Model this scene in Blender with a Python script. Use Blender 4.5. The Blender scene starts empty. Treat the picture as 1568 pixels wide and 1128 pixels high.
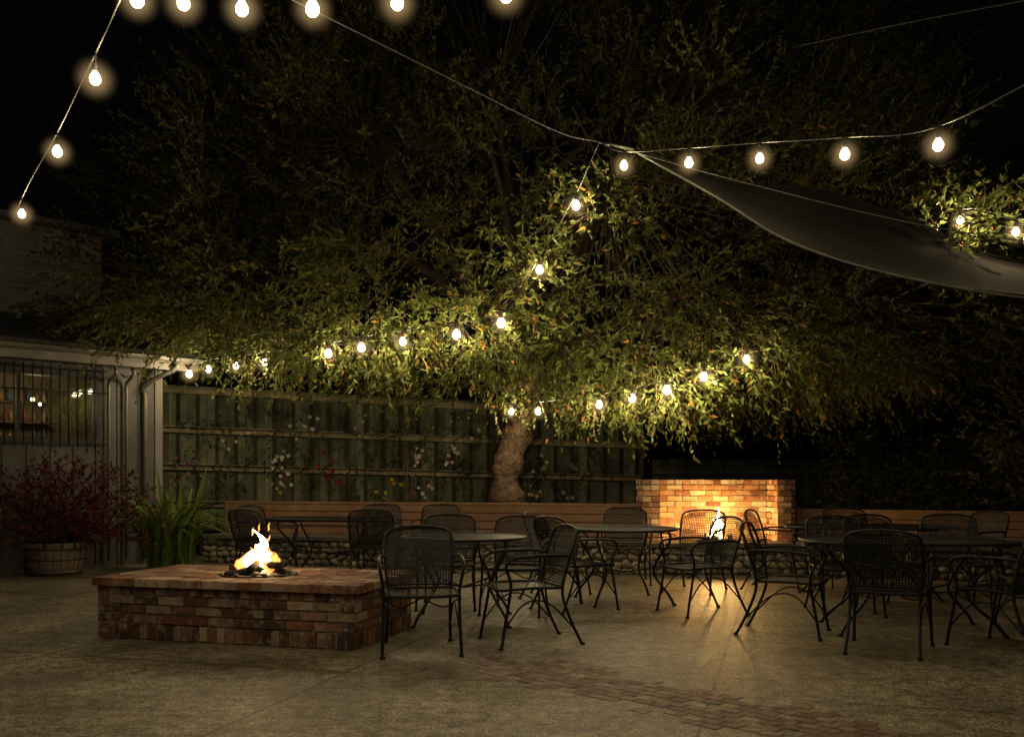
import bpy, bmesh, math, random
import numpy as np
from mathutils import Vector, Matrix
from mathutils import noise as mnoise
random.seed(7); rng=np.random.default_rng(7)
R=math.radians
sc=bpy.context.scene

# ---------------------------------------------------------------- materials
def newmat(name):
    m=bpy.data.materials.new(name); m.use_nodes=True
    nt=m.node_tree; nt.nodes.clear()
    out=nt.nodes.new('ShaderNodeOutputMaterial')
    return m,nt,out
def N(nt,t,**k):
    n=nt.nodes.new(t)
    for a,b in k.items():
        if a in n.inputs: n.inputs[a].default_value=b
        else: setattr(n,a,b)
    return n
def noise(nt,co,scale,detail=4,rough=.55):
    n=N(nt,'ShaderNodeTexNoise'); n.inputs['Scale'].default_value=scale
    n.inputs['Detail'].default_value=detail; n.inputs['Roughness'].default_value=rough
    nt.links.new(co,n.inputs['Vector']); return n.outputs['Fac']
def ramp(nt,fac,stops):
    r=N(nt,'ShaderNodeValToRGB'); e=r.color_ramp.elements
    while len(e)<len(stops): e.new(.5)
    for i,(p,c) in enumerate(stops):
        e[i].position=p; e[i].color=(c[0],c[1],c[2],1) if hasattr(c,'__len__') else (c,c,c,1)
    nt.links.new(fac,r.inputs['Fac']); return r.outputs['Color']
def mix(nt,a,b,fac,mode='MIX'):
    m=N(nt,'ShaderNodeMix'); m.data_type='RGBA'; m.blend_type=mode
    for s,v in ((0,fac),(6,a),(7,b)):
        if isinstance(v,bpy.types.NodeSocket): nt.links.new(v,m.inputs[s])
        elif s==0: m.inputs[0].default_value=v
        else: m.inputs[s].default_value=(v[0],v[1],v[2],1)
    return m.outputs[2]
def mat_surf(name,c1,c2,scale=6,rough=.7,bump=.3,bscale=40,attr=False,metal=0,spec=.5,stain=None,bdist=.01):
    m,nt,out=newmat(name)
    p=N(nt,'ShaderNodeBsdfPrincipled'); tc=N(nt,'ShaderNodeTexCoord'); co=tc.outputs['Object']
    col=ramp(nt,noise(nt,co,scale,4),[(.3,c1),(.7,c2)])
    if attr:
        a=N(nt,'ShaderNodeAttribute'); a.attribute_name='Col'
        col=mix(nt,a.outputs['Color'],col,1.0,'MULTIPLY')
    if stain:
        s=ramp(nt,noise(nt,co,stain[1],5,.65),[(stain[2],0.0),(stain[2]+.12,stain[3])])
        col=mix(nt,col,stain[0],s)
    nt.links.new(col,p.inputs['Base Color'])
    p.inputs['Roughness'].default_value=rough; p.inputs['Metallic'].default_value=metal
    p.inputs['Specular IOR Level'].default_value=spec
    if bump>0:
        b=N(nt,'ShaderNodeBump'); b.inputs['Strength'].default_value=bump; b.inputs['Distance'].default_value=bdist
        nt.links.new(noise(nt,co,bscale,3,.6),b.inputs['Height']); nt.links.new(b.outputs['Normal'],p.inputs['Normal'])
    nt.links.new(p.outputs[0],out.inputs[0]); return m
def mat_leaf(name,tr=.35):
    m,nt,out=newmat(name)
    a=N(nt,'ShaderNodeAttribute'); a.attribute_name='Col'; col=a.outputs['Color']
    d=N(nt,'ShaderNodeBsdfDiffuse'); nt.links.new(col,d.inputs['Color'])
    t=N(nt,'ShaderNodeBsdfTranslucent'); nt.links.new(col,t.inputs['Color'])
    mx=N(nt,'ShaderNodeMixShader'); mx.inputs[0].default_value=tr
    nt.links.new(d.outputs[0],mx.inputs[1]); nt.links.new(t.outputs[0],mx.inputs[2])
    nt.links.new(mx.outputs[0],out.inputs[0]); return m

M_brick=mat_surf('old_brick',(.6,.6,.6),(1.15,1.1,1.05),22,.85,.7,60,attr=True,stain=((.42,.35,.27),11,.53,.65))
M_firebrick=mat_surf('fireplace_brick',(.7,.7,.7),(1.15,1.1,1.05),20,.9,.7,50,attr=True,stain=((.62,.52,.38),12,.57,.6))
M_mortar=mat_surf('mortar',(.22,.19,.15),(.34,.29,.23),20,.95,.6,80)
M_iron=mat_surf('painted_iron',(.006,.008,.007),(.013,.016,.014),30,.48,0,150,spec=.35)
M_wire=mat_surf('cable_rubber',(.03,.035,.022),(.06,.065,.045),8,.55,0,60)
M_socket=mat_surf('lamp_socket',(.01,.01,.01),(.03,.03,.03),20,.5,0,60)
def clear_emit(name,c,s,pw=None):
    m,nt,out=newmat(name); e=N(nt,'ShaderNodeEmission'); e.inputs[0].default_value=(*c,1); e.inputs[1].default_value=s
    if pw:  # view-angle falloff, only for the painted halo around bulbs
        g=N(nt,'ShaderNodeNewGeometry'); dt=N(nt,'ShaderNodeVectorMath'); dt.operation='DOT_PRODUCT'
        nt.links.new(g.outputs['Normal'],dt.inputs[0]);nt.links.new(g.outputs['Incoming'],dt.inputs[1])
        ab=N(nt,'ShaderNodeMath'); ab.operation='ABSOLUTE'; nt.links.new(dt.outputs['Value'],ab.inputs[0])
        po=N(nt,'ShaderNodeMath'); po.operation='POWER'; nt.links.new(ab.outputs[0],po.inputs[0]); po.inputs[1].default_value=pw
        mu=N(nt,'ShaderNodeMath'); mu.operation='MULTIPLY'; nt.links.new(po.outputs[0],mu.inputs[0]); mu.inputs[1].default_value=s
        nt.links.new(mu.outputs[0],e.inputs[1])
    t=N(nt,'ShaderNodeBsdfTransparent'); ad=N(nt,'ShaderNodeAddShader'); nt.links.new(e.outputs[0],ad.inputs[0]);nt.links.new(t.outputs[0],ad.inputs[1]);nt.links.new(ad.outputs[0],out.inputs[0])
    m.cycles.emission_sampling='NONE'; return m
M_bulb=clear_emit('lit_bulb_glass',(1,.76,.40),5)
M_halo=clear_emit('painted_bulb_halo',(1,.67,.30),.19,10.0)  # bulb bloom painted as emissive shell colour, brightest at the centre
M_bark=mat_surf('bark',(.055,.036,.024),(.17,.105,.065),9,.9,1.0,16,bdist=.06)
M_post=mat_surf('fence_post_wood',(.06,.045,.03),(.13,.095,.06),9,.9,.3,16)
M_limb=mat_surf('limb_bark',(.035,.025,.018),(.07,.05,.033),9,.9,0,16)
M_twig=mat_surf('twig',(.07,.045,.028),(.14,.09,.05),7,.8,0,18)
M_leaf=mat_leaf('tree_leaf',.4)
M_stone=mat_surf('cobble',(.7,.7,.7),(1.1,1.1,1.05),9,.7,.4,40,attr=True)
M_bench=mat_surf('painted_bench_wood',(.22,.12,.07),(.33,.19,.11),5,.6,.3,30)
M_fence=mat_surf('fence_panel',(.085,.105,.07),(.22,.24,.16),3,.85,.5,25,attr=True)
M_rail=mat_surf('fence_rail',(.22,.19,.12),(.38,.33,.22),4,.8,.5,30)
M_siding=mat_surf('siding_paint',(.075,.075,.075),(.115,.115,.11),3,.6,.2,20)
M_trim=mat_surf('trim_paint',(.18,.17,.155),(.25,.235,.215),3,.5,.1,20)
M_dark=mat_surf('dark_paint',(.02,.02,.02),(.04,.04,.04),3,.6,.1,20)
M_roof=mat_surf('roof_shingle',(.04,.04,.04),(.09,.085,.08),20,.9,.6,30)
M_pipe=mat_surf('pipe_metal',(.16,.155,.14),(.24,.23,.21),5,.4,.1,20,metal=.2)
M_barrel=mat_surf('barrel_oak',(.12,.09,.06),(.22,.17,.12),8,.75,.5,40)
M_hoop=mat_surf('barrel_hoop',(.08,.08,.08),(.14,.13,.12),8,.5,.3,40,metal=.7)
M_soil=mat_surf('soil',(.03,.022,.015),(.07,.05,.035),8,.95,.8,25)
M_log=mat_surf('charred_log',(.01,.008,.006),(.07,.05,.035),12,.9,1,40)
M_sail=mat_surf('sail_fabric',(.019,.018,.016),(.028,.026,.023),2,.95,0,200,spec=.1)

# ground
m,nt,out=newmat('concrete'); M_ground=m
p=N(nt,'ShaderNodeBsdfPrincipled'); tc=N(nt,'ShaderNodeTexCoord'); co=tc.outputs['Object']
base=ramp(nt,noise(nt,co,1.3,6,.68),[(.36,(.120,.104,.070)),(.5,(.205,.182,.126)),(.64,(.31,.277,.192))])
sp=ramp(nt,noise(nt,co,11,5,.75),[(.40,(.45,.44,.42)),(.58,(1.25,1.25,1.25))])
base=mix(nt,base,sp,1.0,'MULTIPLY')
gr=ramp(nt,noise(nt,co,60,3,.75),[(.42,(.3,.3,.3)),(.5,(1,1,1)),(.60,(1.8,1.8,1.75))])
base=mix(nt,base,gr,1.0,'MULTIPLY')
mp=N(nt,'ShaderNodeMapping'); mp.inputs['Rotation'].default_value=(0,0,R(16)); mp.inputs['Location'].default_value=(.4,.15,0)
nt.links.new(co,mp.inputs[0])
bt=N(nt,'ShaderNodeTexBrick'); bt.offset=0; nt.links.new(mp.outputs[0],bt.inputs['Vector'])
for k,v in (('Scale',1.0),('Mortar Size',.010),('Brick Width',2.3),('Row Height',1.9),('Mortar Smooth',.3)): bt.inputs[k].default_value=v
base=mix(nt,base,(.03,.025,.018),bt.outputs['Fac'])
nt.links.new(base,p.inputs['Base Color'])
p.inputs['Roughness'].default_value=.42; p.inputs['Specular IOR Level'].default_value=.4
b=N(nt,'ShaderNodeBump'); b.inputs['Strength'].default_value=1.0; b.inputs['Distance'].default_value=.012
nt.links.new(noise(nt,co,22,5,.75),b.inputs['Height']); nt.links.new(b.outputs[0],p.inputs['Normal'])
nt.links.new(p.outputs[0],out.inputs[0])

# flame materials
def flame_mat(name,c1,c2,s,a):
    m,nt,out=newmat(name); tc=N(nt,'ShaderNodeTexCoord')
    f=noise(nt,tc.outputs['Object'],14,2)
    e=N(nt,'ShaderNodeEmission'); e.inputs[1].default_value=s
    nt.links.new(ramp(nt,f,[(.35,c1),(.65,c2)]),e.inputs[0])
    if a:
        t=N(nt,'ShaderNodeBsdfTransparent'); mx=N(nt,'ShaderNodeMixShader')
        nt.links.new(ramp(nt,f,[(.35,a[0]),(.62,a[1])]),mx.inputs[0])
        nt.links.new(t.outputs[0],mx.inputs[1]); nt.links.new(e.outputs[0],mx.inputs[2])
        nt.links.new(mx.outputs[0],out.inputs[0]); m.cycles.emission_sampling='NONE'
    else: nt.links.new(e.outputs[0],out.inputs[0])
    return m
M_fl1=flame_mat('flame_core',(1,.55,.2),(1,.7,.35),36,None)
M_fl1b=flame_mat('fireplace_flame_core',(1,.50,.14),(1,.62,.20),230,None)
M_fl2=flame_mat('flame_outer',(1,.30,.05),(1,.45,.1),3.0,(.08,.7))

# ---------------------------------------------------------------- mesh builder
class MB:
    def __init__(s): s.v=[];s.f=[];s.m=[];s.c=[];s.sm=[]
    def add(s,vs,fs,mi=0,col=(1,1,1),smooth=False):
        o=len(s.v); s.v+= [tuple(x) for x in vs]; s.c+=[col]*len(vs)
        for f in fs: s.f.append(tuple(i+o for i in f)); s.m.append(mi); s.sm.append(smooth)
    def box(s,c,u,v,w,mi=0,col=(1,1,1),j=0):
        c=Vector(c);u=Vector(u)/2;v=Vector(v)/2;w=Vector(w)/2
        vs=[]
        for a in (-1,1):
            for b_ in (-1,1):
                for d in (-1,1):
                    q=c+u*a+v*b_+w*d
                    if j: q+=Vector([random.uniform(-j,j) for _ in range(3)])
                    vs.append(q)
        s.add(vs,[(0,1,3,2),(4,6,7,5),(0,4,5,1),(2,3,7,6),(0,2,6,4),(1,5,7,3)],mi,col)
    def aabb(s,x0,x1,y0,y1,z0,z1,mi=0,col=(1,1,1)):
        s.box(((x0+x1)/2,(y0+y1)/2,(z0+z1)/2),(x1-x0,0,0),(0,y1-y0,0),(0,0,z1-z0),mi,col)
    def tube(s,pts,r,n=6,mi=0,col=(1,1,1),caps=True):
        pts=[Vector(q) for q in pts]; k=len(pts)
        rs=r if hasattr(r,'__len__') else [r]*k
        vs=[];ref=None
        for i,q in enumerate(pts):
            t=(pts[min(i+1,k-1)]-pts[max(i-1,0)]).normalized()
            if ref is None:
                ref=Vector((0,0,1)) if abs(t.z)<.9 else Vector((1,0,0))
            a=t.cross(ref)
            if a.length<1e-4: a=t.cross(Vector((.3,1,.2)))
            a.normalize(); b_=t.cross(a).normalized(); ref=a.cross(t)
            for jj in range(n):
                an=2*math.pi*jj/n
                vs.append(q+(a*math.cos(an)+b_*math.sin(an))*rs[i])
        fs=[(i*n+jj,i*n+(jj+1)%n,(i+1)*n+(jj+1)%n,(i+1)*n+jj) for i in range(k-1) for jj in range(n)]
        if caps: fs+=[tuple(range(n))[::-1],tuple((k-1)*n+jj for jj in range(n))]
        s.add(vs,fs,mi,col,True)
    def lathe(s,c,prof,n=12,mi=0,col=(1,1,1)):
        c=Vector(c);vs=[]
        for r,z in prof:
            for jj in range(n):
                an=2*math.pi*jj/n; vs.append(c+Vector((r*math.cos(an),r*math.sin(an),z)))
        k=len(prof)
        s.add(vs,[(i*n+jj,i*n+(jj+1)%n,(i+1)*n+(jj+1)%n,(i+1)*n+jj) for i in range(k-1) for jj in range(n)]+[tuple(range(n))[::-1],tuple((k-1)*n+jj for jj in range(n))],mi,col,True)
    def mesh(s,name,mats):
        me=bpy.data.meshes.new(name); me.from_pydata(s.v,[],s.f)
        for m_ in mats: me.materials.append(m_)
        me.polygons.foreach_set('material_index',s.m); me.polygons.foreach_set('use_smooth',s.sm)
        at=me.color_attributes.new('Col','FLOAT_COLOR','POINT')
        at.data.foreach_set('color',np.array([(*c,1) for c in s.c],dtype=np.float32).ravel())
        me.update(); return me
    def obj(s,name,mats,parent=None,loc=(0,0,0)):
        return place(s.mesh(name,mats),name,parent,loc)
def place(me,name,parent=None,loc=(0,0,0),rz=0):
    o=bpy.data.objects.new(name,me); sc.collection.objects.link(o); o.location=loc; o.rotation_euler=(0,0,rz)
    if parent: o.parent=parent
    return o
def empty(name,loc=(0,0,0)):
    o=bpy.data.objects.new(name,None); sc.collection.objects.link(o); o.location=loc; o.empty_display_size=.2; return o
def cr(pts,n=6):
    P=[Vector(q) for q in pts]; P=[P[0]*2-P[1]]+P+[P[-1]*2-P[-2]]; o=[]
    for i in range(1,len(P)-2):
        for k in range(n):
            t=k/n; a,b_,c,d=P[i-1],P[i],P[i+1],P[i+2]
            o.append(.5*((2*b_)+(c-a)*t+(2*a-5*b_+4*c-d)*t*t+(3*b_-a-3*c+d)*t**3))
    o.append(P[-2]); return o
bm=bmesh.new(); bmesh.ops.create_icosphere(bm,subdivisions=2,radius=1)
ICO_V=np.array([v.co[:] for v in bm.verts]); ICO_F=[tuple(v.index for v in f.verts) for f in bm.faces]; bm.free()
bm=bmesh.new(); bmesh.ops.create_icosphere(bm,subdivisions=3,radius=1)
IC3_V=np.array([v.co[:] for v in bm.verts]); IC3_F=[tuple(v.index for v in f.verts) for f in bm.faces]; bm.free()
def stone(mb,c,r,mi=0,col=(1,1,1),rot=0):
    off=rng.normal(size=(3,3))*.35
    V=ICO_V*(1+.10*np.sin(ICO_V@off[0]*5+off[1,0]*9)[:,None]+.07*np.sin(ICO_V@off[2]*9)[:,None])
    V=np.sign(V)*np.abs(V)**.85
    V=V*np.array(r); ca,sa=math.cos(rot),math.sin(rot)
    x=V[:,0]*ca-V[:,2]*sa; z=V[:,0]*sa+V[:,2]*ca
    V=np.stack([x,V[:,1],z],1)+np.array(c)
    mb.add(V.tolist(),ICO_F,mi,col,True)

# ---------------------------------------------------------------- leaves
def leaves_obj(name,P,D,L,nl,ll,lw,mat,parent=None,cols=None,twig=None,droop=.15,spread=.8,tw=.004,vary=None):
    n=len(P); t=np.tile(np.linspace(.12,1,nl),(n,1))+rng.uniform(-.04,.04,(n,nl))
    Lr=L*rng.uniform(.6,1.3,n)
    B=P[:,None,:]+D[:,None,:]*(t*Lr[:,None])[:,:,None]; B[:,:,2]-=droop*t**2*Lr[:,None]
    B=B.reshape(-1,3); Dr=np.repeat(D,nl,0)
    ld=Dr*.7+rng.normal(size=B.shape)*spread*.6; ld[:,2]-=.15; ld/=np.linalg.norm(ld,axis=1)[:,None]
    w=np.cross(ld,rng.normal(size=B.shape)); w/=np.linalg.norm(w,axis=1)[:,None]
    s=rng.uniform(.6,1.25,len(B))[:,None]
    V=np.stack([B,B+ld*ll*s*.45+w*lw*s*.5,B+ld*ll*s,B+ld*ll*s*.45-w*lw*s*.5],1).reshape(-1,3)
    k=len(B); me=bpy.data.meshes.new(name)
    me.vertices.add(k*4); me.vertices.foreach_set('co',V.astype(np.float32).ravel())
    me.loops.add(k*4); me.loops.foreach_set('vertex_index',np.arange(k*4,dtype=np.int32))
    me.polygons.add(k); me.polygons.foreach_set('loop_start',np.arange(0,k*4,4,dtype=np.int32))
    me.update(calc_edges=True); me.validate()
    me.materials.append(mat)
    C=cols(k) if cols else np.tile([.08,.1,.03],(k,1))
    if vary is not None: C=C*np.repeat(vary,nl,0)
    C=np.concatenate([np.repeat(C,4,0),np.ones((k*4,1))],1)
    at=me.color_attributes.new('Col','FLOAT_COLOR','POINT'); at.data.foreach_set('color',C.astype(np.float32).ravel())
    o=place(me,name,parent)
    if twig:
        E=P+D*Lr[:,None]; E[:,2]-=droop*Lr
        Mi=P+D*(Lr*.5)[:,None]; Mi[:,2]-=droop*.25*Lr
        w=np.cross(D,rng.normal(size=P.shape)); w/=np.linalg.norm(w,axis=1)[:,None]; w*=tw
        V=np.stack([P-w,P+w,Mi+w*.7,Mi-w*.7,E],1).reshape(-1,3)
        f=[]
        for i in range(n):
            a=i*5; f.append((a,a+1,a+2,a+3)); f.append((a+3,a+2,a+4))
        m2=bpy.data.meshes.new('twigs'); m2.from_pydata(V.tolist(),[],f); m2.materials.append(twig); place(m2,'twigs',parent if parent else o)
    return o
def cols_tree(k):
    a=rng.random(k)
    C=np.empty((k,3)); C[:]=(.082,.100,.029)
    C*=rng.uniform(.45,1.5,k)[:,None]
    C[a>.91]=np.array([.14,.105,.035]); C[a>.978]=np.array([.30,.15,.03])
    return C

# ---------------------------------------------------------------- ground
mb=MB(); mb.add([(-150,-60,0),(150,-60,0),(150,250,0),(-150,250,0)],[(0,1,2,3)]); mb.obj('concrete_patio_ground',[M_ground])
BC=[(.20,.085,.055),(.13,.06,.045),(.27,.13,.08),(.085,.05,.04),(.30,.19,.13),(.24,.10,.06),(.40,.31,.22)]
PC=[(.20,.12,.085),(.16,.095,.07),(.23,.15,.105),(.14,.085,.065),(.24,.18,.12)]
mb=MB(); o=Vector((.0,6.28,0)); du=Vector((.70,-.714,0)).normalized(); dv=Vector((.714,.70,0)).normalized()
for i in range(-4,44):
    for j in range(9):
        s_=i*.112; t_=(j-4)*.088
        wd=.33+.06*math.sin(i*.5)+.04*math.sin(i*1.7)
        if abs(t_)>wd: continue
        if random.random()<.06+.35*(abs(t_)/wd)**4+(.5 if i<0 else 0): continue
        st=.056 if j%2 else 0
        c=o+du*(s_+st)+dv*t_; c.z=.0005
        k=random.choice(PC); g=random.uniform(.55,1.05)
        mb.box(c,du*.105,dv*.081,(0,0,.004),0,(k[0]*g,k[1]*g,k[2]*g),.0012)
M_pave=mat_surf('worn_paving_brick',(.5,.45,.45),(1.25,1.2,1.15),14,.6,.8,50,attr=True,stain=((.26,.225,.155),7,.52,.9))
mb.obj('brick_paving',[M_pave])

# ---------------------------------------------------------------- fire pit
def brickwall(mb,a,b_,z0,H,bl,depth,core=True,inward=None,colors=BC,gap=.014,off=0):
    a=Vector((*a,0));b_=Vector((*b_,0)); d=(b_-a); L=d.length; d.normalize(); nrm=Vector((d.y,-d.x,0))
    if core:
        c=(a+b_)/2-nrm*(depth/2+.007); c.z=z0+sum(h for h,_ in H)/2
        mb.box(c,d*(L-.014),nrm*(depth-.014),(0,0,sum(h for h,_ in H)-.008),1)
    z=z0
    for ri,(h,l) in enumerate(H):
        n=max(1,round(L/l)); step=L/n; st=-.5*step if ri%2 and l>.15 else 0
        x=st
        while x<L-.01:
            x0=max(x,0);x1=min(x+step,L)
            if x1-x0>.03:
                c=a+d*((x0+x1)/2)-nrm*(.045+random.uniform(-.004,.004)); c.z=z+h/2
                k=random.choice(colors); g=random.uniform(.6,1.3)
                mb.box(c,d*(x1-x0-gap),nrm*.09,(0,0,h-gap),0,tuple(q*g for q in k),.003)
            x+=step
        z+=h
FL=(-3.24,7.40);FR=(-1.13,6.82); PD=1.10; n_=Vector((.27,.963))*PD
BR=(FR[0]+n_.x,FR[1]+n_.y);BL=(FL[0]+n_.x,FL[1]+n_.y)
pit=empty('brick_fire_pit',((FL[0]+BR[0])/2,(FL[1]+BR[1])/2,0)); po=pit.location.copy()
mb=MB(); H=[(.125,.075)]+[(.0725,.215)]*3+[(.068,.105)]
for a,b_ in ((FL,FR),(FR,BR),(BR,BL),(BL,FL)): brickwall(mb,a,b_,0,H,.2,.2)
o_=mb.obj('brick_walls',[M_brick,M_mortar],pit); o_.location=-po
mb=MB(); u=Vector((FR[0]-FL[0],FR[1]-FL[1],0)); Lu=u.length; u.normalize(); v=Vector((-u.y,u.x,0))
cx=Vector((po.x,po.y,0)); W=Lu/2+.035; Dp=PD/2+.035
capz=.411
def capbrick(s,t,a,b_):
    c=cx+u*s+v*t; c.z=capz+.03+random.uniform(-.0015,.0015)
    k=random.choice(BC[:3]+BC[4:]); g=random.uniform(.8,1.3)
    mb.box(c,u*(a-.010),v*(b_-.010),(0,0,.058),0,tuple(q*g*1.15 for q in k),.0022)
nx=round(2*W/.1); sx=2*W/nx
for i in range(nx):
    for t in (-Dp+.1,Dp-.1): capbrick(-W+(i+.5)*sx,t,sx,.2)
ny=round((2*Dp-.4)/.1); sy=(2*Dp-.4)/ny
for j in range(ny):
    t=-Dp+.2+(j+.5)*sy
    nx2=round(2*W/.205); s2=2*W/nx2
    for i in range(-1,nx2+1):
        s_=-W+(i+.5)*s2+(s2/2 if j%2 else 0)
        a0=max(-W,s_-s2/2);a1=min(W,s_+s2/2)
        if a1-a0<.04: continue
        if ((a0+a1)/2)**2+t*t<.30**2: continue
        capbrick((a0+a1)/2,t,a1-a0,sy)
for (s0,s1,t0,t1) in ((-W+.012,-.28,-Dp+.012,Dp-.012),(.28,W-.012,-Dp+.012,Dp-.012),(-.28,.28,-Dp+.012,-.28),(-.28,.28,.28,Dp-.012)):
    c=cx+u*((s0+s1)/2)+v*((t0+t1)/2); c.z=capz+.022
    mb.box(c,u*(s1-s0),v*(t1-t0),(0,0,.052),1)
o_=mb.obj('brick_cap',[M_brick,M_mortar],pit); o_.location=-po
mb=MB()
mb.lathe((0,0,0),[(.02,.38),(.24,.40),(.275,.475),(.30,.480),(.30,.472)],28,0)
o_=mb.obj('fire_bowl',[M_hoop],pit)
mb=MB()
for i in range(60):
    a=random.random()*6.28;r=.24*math.sqrt(random.random()); q=random.uniform(.02,.04)
    g=random.uniform(.3,1); stone(mb,(r*math.cos(a),r*math.sin(a),.46+random.uniform(-.02,.03)),(q,q,q*.8),0,(.2*g,.18*g,.17*g))
o_=mb.obj('lava_rocks',[M_stone],pit)
mb=MB()
for a,l,z,x,y in ((.3,.23,.50,-.02,-.08),(2.7,.22,.52,.02,.02),(1.4,.18,.55,0,0),(-.5,.2,.53,.03,-.04),(3.6,.2,.5,-.06,.08)):
    d=Vector((math.cos(a),math.sin(a),.12))
    mb.tube(cr([Vector((x,y,z))-d*l,Vector((x,y,z+.012)),Vector((x,y,z))+d*l],4),[.026,.03,.027,.033,.03,.028,.03,.026,.024],8)
mb.obj('logs',[M_log],pit)
def flame(parent,h,w,seed,n1=11,n2=9,base=.48,core=None,seg=7,st=11):
    rs=random.Random(seed); mb=MB()
    for k in range(n1+n2):
        outer=k>=n1
        x=rs.uniform(-w,w)*(.85 if not outer else 1.1); y=rs.uniform(-w,w)*.5
        hh=h*(1-.55*abs(x)/w)*rs.uniform(.55,1.0)*(1.0 if outer else .8)
        if k==0: x=.0;hh=h
        r0=w*rs.uniform(.16,.27)*(1.25 if outer else 1)
        ph=rs.uniform(0,6.28);am=w*rs.uniform(.15,.4);lean=rs.uniform(-.1,.35)*w
        pts=[];rr=[]
        for i in range(st):
            t=i/(st-1)
            pts.append((x*(1-.35*t)+am*math.sin(ph+t*5.5)*t+lean*t*t,y*(1-.5*t)+am*.6*math.cos(ph+t*4)*t,base+hh*t))
            rr.append(max(.0015,r0*(math.sin(math.pi*min(1,(t*.92+.10))**.62)**.9)*(1+.22*math.sin(t*14+ph))))
        mb.tube(pts,rr,seg,1 if outer else 0)
    for k in range(3):
        x=rs.uniform(-.5,.7)*w; z=base+h*rs.uniform(.8,.97)
        mb.tube([(x,0,z),(x+.008,0,z+.02),(x+.004,0,z+.045),(x+.015,0,z+.07)],[.002,.008,.006,.001],7,1)
    return mb.obj('flames',[core or M_fl1,M_fl2],parent)
flame(pit,.335,.155,5,base=.495)

# ---------------------------------------------------------------- stone bench wall + planter
bw=empty('stone_bench_wall',(0,0,0))
F=[Vector((-4.5,13.9,0)),Vector((1.7,12.1,0)),Vector((3.6,12.1,0)),Vector((8.2,10.4,0))]
mbc=MB();mbs=MB();mbp=MB()
SC=[(.30,.26,.19),(.22,.19,.15),(.38,.33,.25),(.17,.15,.13),(.33,.27,.18)]
for i in range(3):
    a,b_=F[i],F[i+1]; d=(b_-a);L=d.length;d.normalize();nb=Vector((-d.y,d.x,0))
    c=(a+b_)/2+nb*.26; c.z=.18; mbc.box(c,d*(L+.02*(i==1)),nb*.50,(0,0,.36))
    c=(a+b_)/2+nb*.24; c.z=.385; mbc.box(c,d*(L+.03),nb*.60,(0,0,.05))
    z=.045;row=0
    while z<.36:
        x=random.uniform(0,.1)
        while x<L:
            w_=random.uniform(.05,.095);h_=random.uniform(.036,.055)
            q=a+d*x; k=random.choice(SC);g=random.uniform(.6,1.15)
            stone(mbs,(q.x,q.y,z+random.uniform(-.012,.012)),(w_*.95,.045,h_),0,(k[0]*g,k[1]*g,k[2]*g),random.uniform(-.6,.6))
            x+=w_*1.75
        z+=.085;row+=1
    if i!=1:
        top=.86 if i==0 else .80
        nb_=4; h=(top-.41)/nb_
        for r_ in range(nb_):
            c=(a+b_)/2+nb*(.52+.012*r_); c.z=.41+h*(r_+.5); mbp.box(c,d*(L-.02),nb*.03,(0,0,h-.012))
        c=(a+b_)/2+nb*.60; c.z=top+.012; mbp.box(c,d*L,nb*.14,(0,0,.03))
        c=(a+b_)/2+nb*.585; c.z=.62; mbc.box(c,d*(L-.03),nb*.04,(0,0,.40))
        for s in (0.0,1.0):
            c=a+d*(.03+s*(L-.06))+nb*.56; c.z=.63; mbp.box(c,d*.06,nb*.11,(0,0,.44))
M_mortar2=mat_surf('wall_mortar',(.08,.07,.055),(.15,.13,.10),20,.95,.6,80)
mbc.obj('mortar_core',[M_mortar2],bw); mbs.obj('cobbles',[M_stone],bw); mbp.obj('wood_backrest',[M_bench],bw)
mb=MB(); mb.add([(-5.2,14.9,.42),(1.5,12.95,.42),(4.0,13.0,.42),(9,11.3,.42),(14,16,.42),(2.2,19,.42),(-5.2,15.6,.42)],[(0,1,2,3,4,5,6)]); mb.obj('planting_bed_soil',[M_soil])

# ---------------------------------------------------------------- fireplace
fp=empty('brick_fireplace',(2.65,12.5,0)); fo=fp.location.copy()
FB=[(.50,.26,.14),(.40,.19,.10),(.54,.34,.20),(.58,.46,.30),(.28,.12,.07),(.48,.28,.16),(.64,.54,.38)]
mb=MB(); H=[(.074,.215)]*10+[(.07,.10)]
brickwall(mb,(1.98,12.72),(3.42,12.72),.41,H,.2,.22,colors=FB)
brickwall(mb,(1.70,12.38),(1.93,12.38),.41,H,.2,.5,colors=FB)
brickwall(mb,(1.935,12.38),(1.985,12.74),.41,H,.2,.2,colors=FB,core=False)
brickwall(mb,(3.47,12.38),(3.66,12.38),.41,H,.2,.5,colors=BC)
brickwall(mb,(3.42,12.74),(3.47,12.38),.41,H,.2,.2,colors=FB,core=False)
brickwall(mb,(3.70,12.38),(3.70,12.9),.41,H,.2,.2,colors=BC,core=False)
brickwall(mb,(1.69,12.9),(1.69,12.38),.41,H,.2,.2,colors=BC,core=False)
o_=mb.obj('brick_walls',[M_firebrick,M_mortar],fp); o_.location=-fo
mb=MB()
for a,l,x,y in ((.2,.2,0,-.02),(2.9,.18,.02,.03),(1.2,.1,0,0)):
    d=Vector((math.cos(a),math.sin(a),.15)); c=Vector((x,y-.25,.46))
    mb.tube([c-d*l,c,c+d*l],[.028,.033,.027],8)
mb.lathe((0,-.25,0),[(.2,.412),(.24,.425),(.26,.425)],20,0)
mb.obj('grate_logs',[M_log],fp)
fl=flame(fp,.40,.13,11,6,5,base=.46,core=M_fl1b); fl.location=(0,-.25,0)

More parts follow.
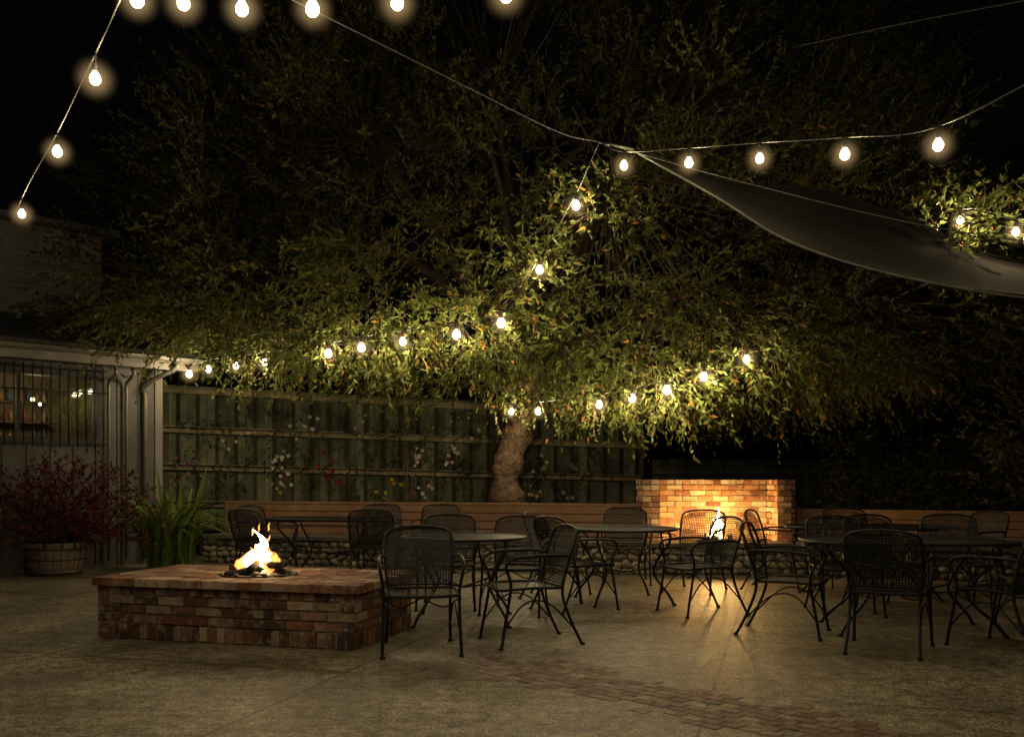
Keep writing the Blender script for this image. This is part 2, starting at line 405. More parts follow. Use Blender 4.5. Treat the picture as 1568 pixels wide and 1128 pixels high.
# ---------------------------------------------------------------- chairs and tables
def chair_mesh():
    mb=MB(); r=.0118
    for s in (-1,1):
        mb.tube(cr([(s*.245,.37,0),(s*.236,.29,.16),(s*.232,.225,.33),(s*.235,.215,.44),(s*.25,.25,.60),(s*.255,.30,.76),(s*.23,.33,.84),(s*.13,.345,.872),(0,.348,.88)],5),r,7)
        mb.tube(cr([(s*.25,.27,.66),(s*.285,.15,.675),(s*.295,-.05,.672),(s*.295,-.19,.655),(s*.288,-.245,.60),(s*.275,-.215,.52),(s*.265,-.20,.44),(s*.265,-.225,.28),(s*.27,-.255,.12),(s*.275,-.275,0)],5),r,7)
        mb.tube(cr([(s*.268,-.25,.14),(s*.25,-.12,.30),(s*.245,0,.345),(s*.24,.13,.30),(s*.236,.29,.14)],4),.007,5)
        for y in (-.275,.37): mb.lathe((s*(.275 if y<0 else .245),y,0),[(.019,0),(.019,.012),(.012,.02)],8)
        mb.tube(cr([(s*.262,-.20,.40),(s*.15,-.2,.34),(0,-.2,.405)],4),.006,5)
    fr=[(-.25,-.24,.425),(-.1,-.262,.42),(.1,-.262,.42),(.25,-.24,.425),(.255,-.05,.435),(.24,.2,.43),(.1,.222,.43),(-.1,.222,.43),(-.24,.2,.43),(-.255,-.05,.435),(-.25,-.24,.425)]
    mb.tube(cr(fr,3),.012,6)
    W=.0085
    def strip(a,b_,wv):
        a=Vector(a);b_=Vector(b_);w=Vector(wv)*W/2
        mb.add([a-w,a+w,b_+w,b_-w],[(0,1,2,3)])
    def S(x,y): return (x,y,.432-.02*(1-(x/.25)**2)*(1-(y/.24)**2))
    k=26
    for i in range(k):
        t=-.24+.48*i/(k-1)
        for j in range(4):
            y0=-.24+.45*j/4;y1=-.24+.45*(j+1)/4
            strip(S(t,y0),S(t,y1),(1,0,0)); strip(S(y0*1.02+.015,t*.94-.012),S(y1*1.02+.015,t*.94-.012),(0,1,0))
    def Bk(u_,v_):
        z=.455+(.405-.05*abs(u_)**3)*v_; y=.218+.13*v_**1.1+.015*(1-u_*u_)
        return (u_*(.235+.014*math.sin(v_*3)),y,z)
    for i in range(25):
        u_=-1+2*i/24
        for j in range(4): strip(Bk(u_,j/4),Bk(u_,(j+1)/4),(1,0,0))
    for i in range(23):
        v_=i/22
        for j in range(4): strip(Bk(-1+j/2,v_),Bk(-1+(j+1)/2,v_),(0,.3,.95))
    mb.tube([Bk(-1+j/4,0) for j in range(9)],.009,6)
    return mb.mesh('patio_chair',[M_iron])
CH=chair_mesh()
chairs=[(-.66,6.83,8),(.10,7.2,-72),(.03,8.75,-12),(-.62,9.1,0),(-3.15,12.2,60),(-1.75,12.6,5),(-1.0,12.6,-5),(-2.9,11.1,150),(-1.65,11.2,185),
 (.50,9.9,75),(.62,9.0,125),(1.72,8.75,-70),(1.35,11.2,-5),(2.0,10.4,-30),
 (2.22,7.6,65),(2.74,6.9,152),(3.62,6.98,212),(3.0,10.6,60),(3.55,9.0,10),(4.25,9.1,-15),(4.35,7.75,-95),(3.9,10.9,-5),(3.05,8.7,0),(4.9,10.2,-70)]
for x,y,a in chairs: place(CH,'patio_chair',None,(x,y,0),R(a))
def table_mesh(rx,ry,p_):
    mb=MB(); z=.73; pts=[]
    for i in range(40):
        a=2*math.pi*i/40; c,s=math.cos(a),math.sin(a)
        pts.append(Vector((rx*math.copysign(abs(c)**p_,c),ry*math.copysign(abs(s)**p_,s),z)))
    mb.tube(pts+[pts[0]],.013,7)
    k=int(2*rx/.022)
    def ext(t,r1,r2):
        return r2*(max(0,1-abs(t/r1)**(2/p_)))**(p_/2)
    for i in range(1,k):
        t=-rx+2*rx*i/k;e=ext(t,rx,ry)
        mb.add([(t-.007,-e,z),(t+.007,-e,z),(t+.007,e,z),(t-.007,e,z)],[(0,1,2,3)])
    k=int(2*ry/.022)
    for i in range(1,k):
        t=-ry+2*ry*i/k;e=ext(t,ry,rx)
        mb.add([(-e,t-.007,z+.003),(-e,t+.007,z+.003),(e,t+.007,z+.003),(e,t-.007,z+.003)],[(0,1,2,3)])
    lx,ly=rx*.66,ry*.66
    for sx_ in (-1,1):
        for sy_ in (-1,1):
            mb.tube(cr([(sx_*lx,sy_*ly,z-.005),(sx_*lx*1.02,sy_*ly*1.02,.62),(sx_*lx*.72,sy_*ly*.72,.40),(sx_*lx*.70,sy_*ly*.70,.28),(sx_*lx*1.0,sy_*ly*1.0,.1),(sx_*lx*1.12,sy_*ly*1.12,0)],6),.013,7)
            mb.lathe((sx_*lx*1.12,sy_*ly*1.12,0),[(.022,0),(.022,.012),(.013,.02)],8)
    mb.tube([(-lx*.71,-ly*.71,.36),(0,0,.30),(lx*.71,ly*.71,.36)],.008,6); mb.tube([(-lx*.71,ly*.71,.355),(0,0,.295),(lx*.71,-ly*.71,.355)],.008,6)
    mb.tube([pts[i]*.96+Vector((0,0,-.03)) for i in range(0,40,2)]+[pts[0]*.96+Vector((0,0,-.03))],.006,5)
    mb.lathe((0,0,0),[(.03,z-.03),(.03,z+.006),(.024,z+.008)],12)
    return mb.mesh('patio_table',[M_iron])
TR=table_mesh(.54,.54,1.0);TQ=table_mesh(.85,.47,.55)
for me,x,y,a in ((TR,-.42,8.25,0),(TR,1.12,9.55,10),(TQ,-2.25,11.85,-14),(TQ,3.25,7.75,-6),(TQ,3.75,9.95,-8)): place(me,'patio_table',None,(x,y,0),R(a))

# ---------------------------------------------------------------- fence
fe=empty('trellis_fence',(0,0,0)); a=Vector((-5.7,15.3,0)); b_=Vector((2.3,17.0,0)); d=b_-a;L=d.length;d.normalize();nf=Vector((d.y,-d.x,0))
mb=MB();mr=MB()
x=0
while x<L:
    t=x/L; zt=2.75-.3*t
    q=a+d*(x+.07); q.z=zt/2; g=random.uniform(.5,1.25); mb.box(q,d*.145,nf*.02,(0,0,zt+random.uniform(-.01,.01)),0,(g,g,g)); x+=.15
x=0
while x<L:
    t=x/L; zt=2.78-.3*t; q=a+d*x+nf*.035; q.z=zt/2; mb.box(q,d*.05,nf*.045,(0,0,zt),0,(.18,.18,.18)); x+=.30
for z0,z1 in ((2.66,2.34),(2.02,1.80),(1.42,1.22),(.82,.72)):
    p0=a+nf*.075;p1=b_+nf*.075; p0.z=z0;p1.z=z1
    mr.box((p0+p1)/2,p1-p0,nf*.035,(0,0,.085))
    p0=a+nf*.12;p1=b_+nf*.12; p0.z=z0+.05;p1.z=z1+.05
    mr.box((p0+p1)/2,p1-p0,nf*.12,(0,0,.012))
for k in range(5):
    q=a+d*(k*L/4.0)+nf*.03; q.z=1.4; mr.box(q,d*.09,nf*.07,(0,0,2.8-.3*k/4),1)
mb.obj('boards',[M_fence],fe); mr.obj('rails',[M_rail,M_post],fe)
fe2=MB()
for k in range(60): g=random.uniform(.4,1.0)*.3; fe2.aabb(2.4+k*.15,2.54+k*.15,16.2,16.23,0,1.55+random.uniform(-.01,.01),0,(g,g,g))
fe2.aabb(2.4,11.4,16.13,16.19,1.3,1.38,0,(.3,.3,.3)); fe2.obj('board_fence',[M_fence])

# climbing roses
P=[];D=[];cl=[(-4.9,2.0),(-4.6,1.6),(-3.6,1.5),(-3.3,1.9),(-2.7,1.3),(-3.9,2.2),(-1.9,1.9),(-1.0,1.4),(-.9,2.0),(-.3,1.8),(-2.6,1.0),(-1.4,.9),(.4,1.5),(.9,1.1),(1.3,1.6),(-4.4,1.0),(-2.2,1.6),(0.3,.8),(-5.0,1.2),(-1.5,1.5)]
def fy(x): return 15.3+(x+5.7)*(1.7/8.0)-.25
for x,z in cl:
    for i in range(24):
        P.append((x+random.gauss(0,.24),fy(x)+random.uniform(-.15,.1),z+random.gauss(0,.22)))
        v_=np.array([random.gauss(0,1),random.gauss(0,.5)-.3,random.gauss(.1,1)]); D.append(v_/np.linalg.norm(v_))
rose=leaves_obj('climbing_rose',np.array(P),np.array(D),.22,7,.055,.035,M_leaf,None,lambda k: np.tile([.07,.10,.035],(k,1))*rng.uniform(.5,1.3,k)[:,None],M_twig)
mb=MB()
for x,z in cl: mb.tube(cr([(x+random.uniform(-.2,.2),fy(x),.42),(x+random.uniform(-.2,.2),fy(x)-.05,z*.5+.2),(x,fy(x),z+.2)],6),.009,5)
mb.obj('stems',[M_twig],rose)
mb=MB()
def bloom(c,col,r):
    for k in range(7):
        a_=k*2.4; t=k/7; dd=Vector((math.cos(a_),-.8,math.sin(a_))).normalized(); w_=dd.cross(Vector((.2,1,.1))).normalized()
        q=Vector(c); mb.add([q,q+dd*r*.6+w_*r*.5,q+dd*r*(1.1-.4*t),q+dd*r*.6-w_*r*.5],[(0,1,2,3)],0,col)
for x,z,n,col in ((-3.75,1.5,9,(.85,.8,.7)),(-3.7,1.2,7,(.85,.8,.7)),(-3.7,1.05,3,(.7,.5,.08)),(-3.35,2.05,7,(.8,.78,.65)),(-.95,1.65,9,(.85,.8,.7)),(-1.5,1.55,8,(.85,.8,.7)),(-1.4,1.05,6,(.85,.8,.7)),(-2.95,1.45,8,(.45,.03,.03)),(-2.9,1.2,4,(.45,.03,.03)),(-5.1,1.5,12,(.4,.2,.3)),(.35,1.0,5,(.7,.6,.4)),(.5,1.4,4,(.7,.65,.5)),(-4.4,1.9,5,(.7,.65,.5)),(-1.2,2.2,4,(.7,.65,.5)),(-2.5,2.0,4,(.7,.6,.5)),(-.6,2.0,4,(.6,.55,.4)),(-2.2,.9,4,(.7,.5,.08)),(1.2,1.4,10,(.35,.2,.28)),(-1.9,1.25,4,(.7,.5,.1)),(.9,.8,8,(.4,.3,.3))):
    for i in range(n): bloom((x+random.gauss(0,.10),fy(x)-.26+random.uniform(-.08,.03),z+random.gauss(0,.12)),tuple(q*random.uniform(.6,1.1) for q in col),random.uniform(.03,.05))
mb.obj('blossoms',[mat_leaf('petal',.3)],rose)

# ---------------------------------------------------------------- house at left
ho=empty('house',(0,0,0)); E=Vector((-5.14,13.9,0)); dh=Vector((-.7071,-.7071,0)); nh=Vector((.7071,-.7071,0))
def hb(mb,s0,s1,o0,o1,z0,z1,mi=0):
    c=E+dh*((s0+s1)/2)+nh*((o0+o1)/2); c.z=(z0+z1)/2
    mb.box(c,dh*(s1-s0),nh*(o1-o0),(0,0,z1-z0),mi)
ws,we,wz0,wz1=.95,2.95,1.80,2.62
mb=MB()
hb(mb,0,ws,-.15,0,0,2.95);hb(mb,we,8,-.15,0,0,2.95);hb(mb,ws,we,-.15,0,0,wz0);hb(mb,ws,we,-.15,0,wz1,2.95)
s=.02
while s<8:
    if not(ws-.12<s<we+.12): hb(mb,s,s+.035,.0,.018,.02,2.75)
    else: hb(mb,s,s+.035,.0,.018,.02,wz0-.12)
    s+=.3
mb.box(E+dh*.075-nh*1.65+Vector((0,0,1.475)),dh*.15,nh*3.0,(0,0,2.95))
mb.obj('walls',[M_siding],ho)
mb=MB()
for s0,s1,z0,z1 in ((ws-.09,ws,wz0-.09,wz1+.09),(we,we+.09,wz0-.09,wz1+.09),(ws,we,wz1,wz1+.09),(ws-.0,we+.0,wz0-.09,wz0)): hb(mb,s0,s1,.001,.045,z0,z1,1)
hb(mb,(ws+we)/2-.025,(ws+we)/2+.025,-.06,-.01,wz0,wz1,1)
hb(mb,-.0,.11,.0,.03,0,2.8,0)
mb.obj('window_and_corner_trim',[M_trim,M_dark],ho)
mb=MB(); s=ws-.05
while s<we+.1:
    c=E+dh*s+nh*.13; mb.tube([c+Vector((0,0,wz0-.14)),c+Vector((0,0,wz1+.14))],.008,6); s+=.115
for z in (wz0-.1,wz1+.1,(wz0+wz1)/2+.2): mb.tube([E+dh*(ws-.1)+nh*.13+Vector((0,0,z)),E+dh*(we+.1)+nh*.13+Vector((0,0,z))],.011,6)
for s in (ws-.05,we+.08):
    for z in (wz0-.1,wz1+.1): mb.tube([E+dh*s+Vector((0,0,z)),E+dh*s+nh*.13+Vector((0,0,z))],.009,6)
mb.obj('window_bars',[M_iron],ho)
m,nt,out=newmat('window_glass'); g1=N(nt,'ShaderNodeBsdfGlossy'); g1.inputs['Roughness'].default_value=.02; tr_=N(nt,'ShaderNodeBsdfTransparent'); tr_.inputs[0].default_value=(.75,.8,.8,1)
mx=N(nt,'ShaderNodeMixShader'); mx.inputs[0].default_value=.18; nt.links.new(tr_.outputs[0],mx.inputs[1]);nt.links.new(g1.outputs[0],mx.inputs[2]);nt.links.new(mx.outputs[0],out.inputs[0]); M_glass=m
mb=MB(); hb(mb,ws,we,-.05,-.044,wz0,wz1); mb.obj('window_pane',[M_glass],ho)
mb=MB(); hb(mb,.2,4,-2.0,-1.9,0,2.9,0); hb(mb,.2,4,-1.9,-.2,1.0,1.05,0)
for z in (1.75,2.05,2.35): hb(mb,1.0,3.9,-1.9,-1.6,z,z+.025,1)
for z in (1.775,2.075,2.375):
    s=1.05
    while s<3.85:
        c=E+dh*s-nh*1.72; c.z=z; h=random.uniform(.14,.22); k=random.choice([(.5,.3,.12),(.2,.25,.1),(.6,.5,.35),(.1,.2,.35),(.45,.12,.08)])
        mb.lathe(c,[(.03,0),(.032,h*.6),(.012,h*.75),(.012,h)],8,2,k); s+=random.uniform(.07,.16)
M_int=mat_surf('interior_wall',(.26,.19,.12),(.36,.27,.18),3,.8,.1,20); M_bot=mat_surf('bottles',(.8,.8,.8),(1,1,1),3,.3,.05,20,attr=True)
mb.obj('interior_shelves',[M_int,M_barrel,M_bot],ho)
mb=MB()
def lamp(loc,W_,parent,rad=.02,col=(1,.70,.38),name='light'):
    l=bpy.data.lights.new(name,'POINT'); l.energy=W_; l.shadow_soft_size=rad; l.color=col
    o=bpy.data.objects.new(name,l); sc.collection.objects.link(o); o.location=loc; o.parent=parent; return o
for s,o,z,r,W_ in ((2.5,-1.3,2.45,.03,16),(1.55,-.7,2.34,.03,5),(1.35,-1.0,2.30,.025,5)):
    c=E+dh*s+nh*o; mb.lathe((c.x,c.y,z),[(.004,-r),(.7*r,-.7*r),(r,0),(.7*r,.7*r),(.004,r)],10); lamp((c.x,c.y,z),W_,ho,.015)
mb.obj('interior_lamps',[M_bulb],ho)
mb=MB()
hb(mb,-.35,8,.05,.42,2.80,2.83,0)
hb(mb,-.35,8,.42,.45,2.78,2.97,0)
mb.obj('soffit_and_fascia',[M_trim],ho)
mb=MB(); prof=[]
for k in range(9):
    a_=math.pi*k/8; prof.append((-math.cos(a_)*.055,-math.sin(a_)*.06))
A=[];n9=len(prof)
for s in (-.38,8):
    for (x_,z_) in prof:
        c=E+dh*s+nh*(.51+x_); A.append((c.x,c.y,2.95+z_))
mb.add(A,[(i,i+1,n9+i+1,n9+i) for i in range(n9-1)]+[tuple(range(n9))],0,(1,1,1),False)
for s,off in ((.28,0),(.55,.02),(.80,.0)):
    top=E+dh*(s-.25)+nh*.51+Vector((0,0,2.90)) if s<.4 else E+dh*s+nh*.3+Vector((0,0,2.78))
    mb.tube(cr([top,top+Vector((0,0,-.1)),E+dh*s+nh*.09+Vector((0,0,2.58)),E+dh*s+nh*.075+Vector((0,0,2.4))],5)+[E+dh*s+nh*.075+Vector((0,0,.08))],.035 if s<.4 else .025,8)
mb.obj('gutter_and_downspouts',[M_pipe],ho)
mb=MB(); q=[E+dh*-.4+nh*.47+Vector((0,0,2.98)),E+dh*8+nh*.47+Vector((0,0,2.98)),E+dh*8-nh*3.2+Vector((0,0,3.9)),E+dh*-.4-nh*3.2+Vector((0,0,3.9))]
q2=[x_+Vector((0,0,.05)) for x_ in q]; mb.add(q+q2,[(0,1,2,3),(7,6,5,4),(0,4,5,1),(1,5,6,2),(2,6,7,3),(3,7,4,0)])
mb.obj('lower_roof',[M_roof],ho)
mb=MB(); hb(mb,-.3,9,-7,-3.0,0,5.35,0)
for k in range(22): hb(mb,-.3,9,-2.99,-2.975,3.4+k*.09,3.4+k*.09+.075,0)
hb(mb,1.6,2.9,-2.97,-2.92,4.0,5.05,1); hb(mb,1.7,2.8,-2.93,-2.90,4.1,4.95,2)
hb(mb,-.5,9.2,-7.3,-2.7,5.35,5.45,1)
mb.obj('upper_storey',[mat_surf('upper_wall_paint',(.30,.29,.26),(.40,.38,.35),3,.6,0),M_trim,M_dark],ho)

# barrels
def barrel():
    mb=MB(); prof=[(.30,0),(.34,.14),(.365,.30),(.37,.42)]
    n=28
    mb.lathe((0,0,0),prof,n,0); mb.lathe((0,0,0),[(.35,.36),(.345,.423),(.37,.423)],n,0); mb.lathe((0,0,0),[(.02,.425),(.34,.425)],n,2)
    for z0,z1,r in ((.03,.07,.322),(.33,.37,.374),(.2,.23,.358)): mb.lathe((0,0,0),[(r-.01,z0),(r,z0),(r+.004,z1),(r-.006,z1)],n,1)
    for k in range(26):
        a_=2*math.pi*k/26
        mb.tube([(.303*math.cos(a_),.303*math.sin(a_),0),(.343*math.cos(a_),.343*math.sin(a_),.14),(.367*math.cos(a_),.367*math.sin(a_),.30),(.372*math.cos(a_),.372*math.sin(a_),.42)],.0035,4,2)
    return mb.mesh('barrel_planter',[M_barrel,M_hoop,M_soil])
BM=barrel(); place(BM,'barrel_planter',None,(-5.85,12.15,0)); place(BM,'barrel_planter',None,(-6.75,11.75,0)).scale=(1.0,1.0,2.1)
P=[];D=[];c0=np.array([-5.7,12.2,.42])
mb=MB()
for i in range(800):
    a_=random.random()*6.28; e=random.uniform(.05,1.4); dd=np.array([math.cos(a_)*math.cos(e)*1.3,math.sin(a_)*math.cos(e),math.sin(e)*1.15]); r_=random.uniform(.15,.9)
    q=c0+dd*r_+rng.normal(size=3)*.06; P.append(q); w_=dd+rng.normal(size=3)*.45; D.append(w_/np.linalg.norm(w_))
    if i%14==0: mb.tube([c0,c0+dd*r_*.5+np.array([0,0,.05]),q],[.006,.004,.002],4)
rs_=leaves_obj('red_leaf_shrub',np.array(P),np.array(D),.22,9,.05,.026,M_leaf,None,lambda k: np.tile([.10,.018,.026],(k,1))*rng.uniform(.35,1.6,k)[:,None],M_twig,spread=1)
mb.obj('stems',[M_twig],rs_)
mb=MB()
for i in range(120):
    a_=random.random()*6.28; L_=random.uniform(.9,1.85); lean=random.uniform(.3,1.1); bx=-4.62+random.gauss(0,.16);by=12.75+random.gauss(0,.1)
    w0=random.uniform(.022,.042); vs=[]
    g=random.uniform(.5,1.6); col=(.14*g,.21*g,.04*g)
    for k in range(11):
        t=k/10; r_=lean*L_*(t**1.5)*.75; z=L_*(t-.66*lean*t**2.6)*1.0
        x_=bx+math.cos(a_)*r_;y_=by+math.sin(a_)*r_*.7; w_=w0*(1-t**3)*(.7+.6*t if t<.5 else 1)
        px,py=-math.sin(a_)*w_,math.cos(a_)*w_
        vs+=[(x_-px,y_-py,max(z,.02)+.004),(x_,y_,max(z,.02)-.006),(x_+px,y_+py,max(z,.02)+.004)]
    fs=[]
    for k in range(10):
        o0=k*3; fs+=[(o0,o0+1,o0+4,o0+3),(o0+1,o0+2,o0+5,o0+4)]
    mb.add(vs,fs,0,col,True)
mb.obj('strap_leaf_plant',[mat_leaf('strap_leaf',.3)])

# ---------------------------------------------------------------- string lights
ALLB=[];TREEB=[]
def string(name,bulbs,pre=(),post=(),r=.036,hang=.09,W_=24,intree=False):
    e=empty(name,(0,0,0)); mbw=MB();mbb=MB();mbs_=MB();mbh=MB()
    pts=[Vector(q) for q in pre]+[Vector(b_)+Vector((0,0,hang+.04)) for b_ in bulbs]+[Vector(q) for q in post]
    pp=cr(pts,8)
    mbw.tube(pp,.005,5)
    for bi,b_ in enumerate(bulbs):
        b_=Vector(b_); ALLB.append(b_)
        if intree: TREEB.append(b_)
        k=r*random.uniform(.9,1.1)
        mbb.lathe(b_,[(.15*k,-1.15*k),(.6*k,-.95*k),(.93*k,-.5*k),(k,0),(.9*k,.45*k),(.62*k,.95*k),(.42*k,1.3*k)],12)
        mbs_.lathe(b_,[(.5*k,1.25*k),(.55*k,1.5*k),(.55*k,2.6*k),(.3*k,2.9*k)],8); mbs_.tube([b_+Vector((0,0,2.6*k)),b_+Vector((0,0,hang+.04))],.006,5)
        mbh.add((IC3_V*r*4.6+np.array(list(b_))).tolist(),IC3_F,0,(1,1,1),True)  # added glow shell, imitates lens bloom around the bulb
        w_=W_[bi] if hasattr(W_,'__len__') else W_
        lamp(b_,w_*random.uniform(.75,1.25),e,.022,(1,.76,.43),'bulb_light')
    mbw.obj('cable',[M_wire],e); mbb.obj('bulbs',[M_bulb],e); mbs_.obj('sockets',[M_socket],e); mbh.obj('halo_shells',[M_halo],e)
string('string_lights',[(-4.14,8,3.47),(-3.12,6.5,3.48),(-2.2,5,3.35),(-1.88,4.75,3.64),(-1.63,4.7,3.60),(-1.34,4.7,3.57),(-.99,4.7,3.57),(-.57,4.7,3.60),(-.03,4.7,3.64),(.6,4.5,3.78),(1.2,4.3,3.92)],pre=[(-5.9,10.6,3.35)],post=[(2.6,3.8,4.2)],W_=12,r=.032)
string('string_lights',[(1.04,8.8,4.14),(1.55,8.3,4.0),(2.04,7.8,3.87),(2.53,7.2,3.70),(2.97,6.6,3.56),(3.6,5.8,3.75)],pre=[(.83,9,4.43)],post=[(4.6,4.9,4.1)],W_=12)
string('string_lights',[(-4.55,13.35,2.70),(-4.2,13.1,2.74),(-3.73,12.8,2.75),(-3.24,12.4,2.75),(-2.25,11.6,2.76),(-1.78,11.2,2.78),(-1.25,10.85,2.80),(-.62,10.6,2.84),(-.12,10.35,2.93),(.3,10.3,3.5),(.69,10.2,4.17)],pre=[(-4.7,13.5,2.85)],post=[(.83,9,4.43)],r=.042,W_=[12,14,16,16,17,17,17,18,17,15,28],intree=True)
string('string_lights',[(-.01,13.6,2.19),(.37,13.4,2.18),(1.05,11.4,2.12),(1.41,11.1,2.17),(1.78,10.9,2.25),(2.17,10.7,2.38),(2.65,10.7,2.58)],pre=[(-.3,14.2,2.35)],post=[(3.6,10.9,3.2),(4.3,11.2,3.6)],r=.041,W_=[24,30,17,17,17,17,13],intree=True)
string('string_lights',[(5.16,10.9,4.20),(5.0,9.4,3.68)],pre=[(4.4,13,4.6)],post=[(4.9,7.4,3.3)],r=.038,intree=True,W_=18)
string('string_lights',[(-3,2.4,3.7),(-1.5,2.4,3.6),(0,2.4,3.55),(1.5,2.4,3.6),(3,2.4,3.7)],pre=[(-4.5,2.4,4)],post=[(4.5,2.4,4)],W_=12)
mb=MB(); mb.tube(cr([(-1.3,4.7,3.72),(-.3,6.4,3.88),(.4,7.9,4.12),(.83,9,4.43)],8),.0045,5); mb.tube(cr([(2.95,10.0,5.78),(3.8,9.2,5.65),(4.9,8.6,5.62)],8),.006,5); mb.obj('overhead_cable',[M_wire])

# ---------------------------------------------------------------- shade sail
U=cr([(1.15,9,4.37),(2.24,9.4,4.17),(3.2,9.8,4.22),(4.25,10,3.95),(5.1,10.2,3.66),(6.4,10.5,3.5)],8)
Lw=cr([(1.15,8.95,4.33),(1.87,8.6,3.78),(2.38,8.2,3.30),(3.04,7.8,2.94),(4.0,7.4,2.65),(5.2,6.9,2.45)],8)
mb=MB(); n=len(U); K=12; vs=[]
for i in range(n):
    for k in range(K+1):
        t=k/K; q=U[i].lerp(Lw[i],t); q.z-=.10*math.sin(math.pi*t)*(i/n)+.03*math.sin(t*9+i*.25)*(i/n); vs.append(q)
mb.add(vs,[(i*(K+1)+k,i*(K+1)+k+1,(i+1)*(K+1)+k+1,(i+1)*(K+1)+k) for i in range(n-1) for k in range(K)],0,(1,1,1),True)
mb.tube(U,.010,6,0);mb.tube(Lw,.011,6,1)
mb.tube([(.83,9,4.43),(1.15,8.97,4.35)],.012,6,1)
mb.tube(cr([(.83,9,4.43),(2.0,8.6,3.95),(3.6,8.0,3.35),(5.2,7.4,2.95)],6),.004,5,1)
mb.obj('shade_sail',[M_sail,M_wire])

# ---------------------------------------------------------------- tree
tree=empty('tree',(0,14.7,0)); to=tree.location.copy()
mb=MB()
tp=cr([(-.06,14.6,.3),(-.04,14.6,.75),(-.10,14.6,1.15),(-.02,14.65,1.6),(.12,14.7,2.0),(.26,14.75,2.5),(.36,14.8,3.1)],6)
kk=len(tp); mb.tube(tp,[.34-.12*min(1,i/(kk*.35))+.025*math.sin(i*.9)+.012*math.sin(i*2.3) for i in range(kk)],16)
vv=mb.v
for i,q in enumerate(vv):
    f=1+.08*math.sin(q[2]*7+(i%16)*1.9)+.06*math.sin(q[2]*17+(i%16)*.8)
    cx_=tp[i//16] if i<kk*16 else Vector(q); vv[i]=(cx_.x+(q[0]-cx_.x)*f,cx_.y+(q[1]-cx_.y)*f,q[2])
C0=np.array([.5,14.8,2.5]); RAD=np.array([7.2,4.4,7.0])
limbs=[]
for i in range(18):
    az=2*math.pi*i/18+random.uniform(-.15,.15); el=random.uniform(.12,1.3)
    e=C0+RAD*np.array([math.cos(az)*math.cos(el),math.sin(az)*math.cos(el),math.sin(el)])*.68
    s_=np.array([.2,14.75,2.2+.9*random.random()]); mid=s_*.55+e*.45+np.array([random.gauss(0,.3),random.gauss(0,.3),.5])
    pts=cr([s_,mid,e],9); limbs+= [np.array(q) for q in pts[5:]]
    mb.tube(pts,[.13*(1-t/(len(pts)))+.012 for t in range(len(pts))],7,1)
limbs=np.array(limbs)
clumps=[]
while len(clumps)<430:
    az=random.uniform(0,2*math.pi); se=random.random(); el=math.asin(se**1.15*.98)
    dv_=np.array([math.cos(az)*math.cos(el),math.sin(az)*math.cos(el),math.sin(el)])
    if dv_[1]>.1 and random.random()<.92: continue
    rr_=random.uniform(.70,1.04) if random.random()<.88 else random.uniform(.55,.70)
    c=C0+RAD*dv_*rr_
    clumps.append((c,random.uniform(.35,.85),dv_,random.uniform(.35,1.45)))
for i in range(90):
    az=random.uniform(math.pi,2*math.pi); rr_=random.uniform(.35,.97)
    dv_=np.array([math.cos(az),math.sin(az),.03]); clumps.append((C0+RAD*dv_*rr_,random.uniform(.4,.7),dv_,random.uniform(.45,1.3)))
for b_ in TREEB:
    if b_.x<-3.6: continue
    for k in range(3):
        clumps.append((np.array([b_.x+random.gauss(0,.25),b_.y+random.uniform(.2,.5),b_.z+random.uniform(-.1,.35)]),random.uniform(.22,.4),np.array([0,-1,.0]),2.1))  # leaf colour brightened beside bulbs, their light painted into the foliage
def zb(x): return np.interp(x,[-7,-4,-2,-.6,.45,.9,2,4,5.5,7.5],[3.5,2.95,2.65,2.5,2.45,2.05,2.0,2.05,2.4,3.3])
P=[];D=[];VR=[];keep=[]
for c,r_,dv_,g in clumps:
    c=c.copy(); c[2]=max(c[2],zb(c[0])+.15)
    j=np.argmin(np.sum((limbs-c)**2,1)); q=limbs[j]
    m_=(q+c)/2+np.array([0,0,-.1]); mb.tube([q,m_,c],[.022,.014,.006],4,1,caps=False)
    n=int(35*r_/.6)
    dirs=rng.normal(size=(n,3)); dirs/=np.linalg.norm(dirs,axis=1)[:,None]; dirs[:,2]*=.75
    pos=c+dirs*r_*(rng.random(n)**.5)[:,None]
    hgt=min(1,max(0,(c[2]-2.8)/3))
    dd=dirs*.8+dv_*.7+rng.normal(size=(n,3))*.35+np.array([0,0,-.55+1.3*hgt]); dd/=np.linalg.norm(dd,axis=1)[:,None]
    P.append(pos);D.append(dd)
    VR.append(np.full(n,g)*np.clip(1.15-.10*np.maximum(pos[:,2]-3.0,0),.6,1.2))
    keep.append(np.full(n,g>2))
P=np.concatenate(P);D=np.concatenate(D);VR=np.concatenate(VR);keep=np.concatenate(keep)
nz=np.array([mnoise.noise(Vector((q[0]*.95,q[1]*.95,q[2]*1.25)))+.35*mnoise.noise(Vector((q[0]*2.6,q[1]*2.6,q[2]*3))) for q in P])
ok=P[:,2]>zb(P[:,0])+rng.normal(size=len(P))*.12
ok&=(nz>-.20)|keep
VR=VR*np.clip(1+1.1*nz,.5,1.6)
B=np.array([list(q) for q in ALLB])
def dmin(Q,off): return np.min(np.linalg.norm(Q[:,None,:]-(B+np.array(off))[None],axis=2),axis=1)
tipp=P+D*.3
ok&=(dmin(tipp,(0,0,0))>.14)&(dmin(P,(0,0,0))>.14)&(dmin(P+D*.5,(0,-.1,0))>.16)&(dmin(tipp,(0,-.25,0))>.25)&(dmin(P+D*.5,(0,-.35,0))>.25)&(dmin(tipp,(0,-.6,0))>.27)
P=P[ok];D=D[ok];VR=VR[ok]
mb.obj('trunk_and_limbs',[M_bark,M_limb],tree)
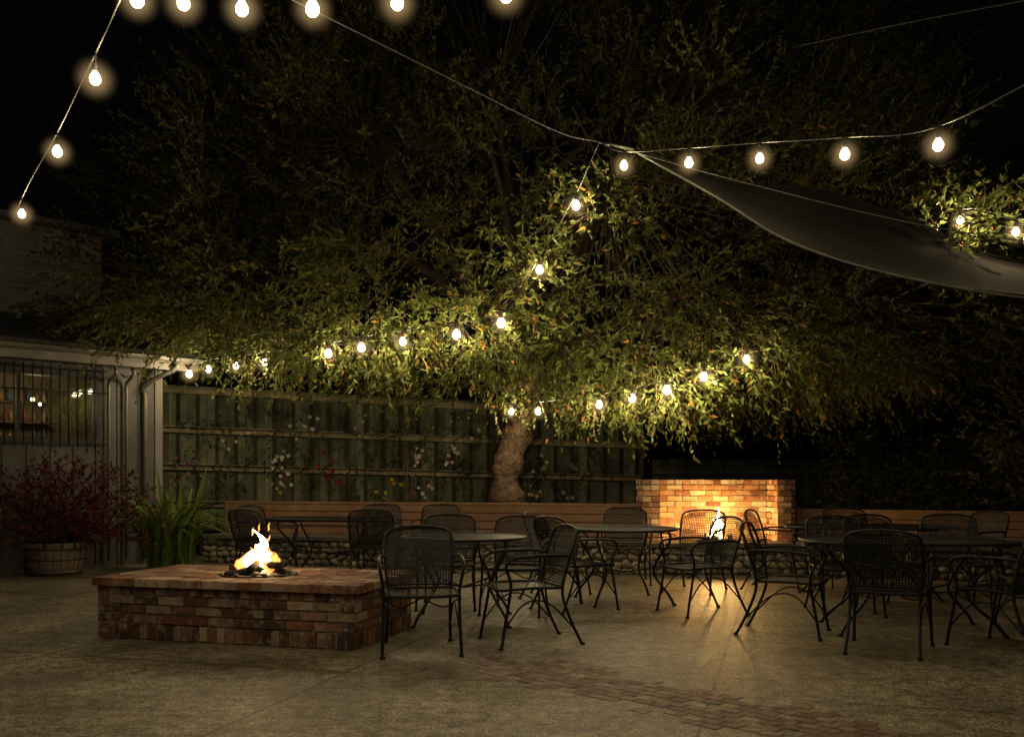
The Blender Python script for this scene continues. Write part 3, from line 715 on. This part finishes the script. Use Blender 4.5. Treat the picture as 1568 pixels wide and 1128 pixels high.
leaves_obj('foliage',P,D,.50,12,.092,.034,M_leaf,tree,cols_tree,M_twig,droop=.18,tw=.0038,vary=VR[:,None])
for ch in tree.children: ch.location=-to

# ---------------------------------------------------------------- hedge and tall shrub
P=[];D=[]
for i in range(2200):
    x=random.uniform(4.6,12); y=13.6+random.uniform(-.35,.5)+.15*math.sin(x*3); z=random.uniform(.45,1.0)*1.75+.08*math.sin(x*4)
    P.append((x,y,z)); q=np.array([random.gauss(0,1),random.gauss(-.6,.6),random.gauss(.4,.6)]); D.append(q/np.linalg.norm(q))
hd=leaves_obj('hedge',np.array(P),np.array(D),.25,10,.06,.03,M_leaf,None,lambda k: np.tile([.16,.165,.08],(k,1))*rng.uniform(.5,1.3,k)[:,None],M_twig)
P=[];D=[]; mb=MB()
for i in range(240):
    q=np.array([random.gauss(0,.38),random.gauss(0,.3),random.uniform(.3,2.3)]); q[:2]*=(1.15-abs(q[2]-1.4)*.35)
    d_=np.array([q[0]*1.3+random.gauss(0,.3),q[1]*1.3+random.gauss(0,.3),.35]); P.append(q+np.array([6.75,12.1,.42]));D.append(d_/np.linalg.norm(d_))
    if i%16==0: mb.tube(cr([(6.75,12.1,.4),(6.75+q[0]*.4,12.1+q[1]*.4,.42+q[2]*.6),(6.75+q[0],12.1+q[1],.42+q[2])],4),.006,5)
sh=leaves_obj('tall_shrub',np.array(P),np.array(D),.4,12,.09,.034,M_leaf,None,lambda k: np.tile([.16,.17,.07],(k,1))*rng.uniform(.5,1.3,k)[:,None],M_limb)
mb.obj('stems',[M_limb],sh)

# ---------------------------------------------------------------- world, added fill sun, camera
w=bpy.data.worlds.new('World'); sc.world=w; w.use_nodes=True; nt=w.node_tree
bg=nt.nodes['Background']; sk=nt.nodes.new('ShaderNodeTexSky'); sk.sky_type='NISHITA'; sk.sun_disc=False
sk.sun_elevation=R(-4); sk.sun_rotation=R(200); nt.links.new(sk.outputs[0],bg.inputs[0]); bg.inputs[1].default_value=.05
l=bpy.data.lights.new('fill_sun','SUN'); l.energy=.045; l.angle=R(.5); l.color=(1,.95,.85); o=bpy.data.objects.new('fill_sun',l); sc.collection.objects.link(o); o.rotation_euler=(R(50),0,R(-25))  # weak sun lamp added as overall fill, no real moon
cam=bpy.data.cameras.new('camera'); co=bpy.data.objects.new('camera',cam); sc.collection.objects.link(co)
co.location=(0,0,1.25); co.rotation_euler=(R(90),0,0); cam.sensor_width=36; cam.lens=33.3; cam.shift_y=.106; cam.clip_end=600; sc.camera=co
sc.view_settings.view_transform='Standard'; sc.view_settings.look='None'; sc.view_settings.exposure=0
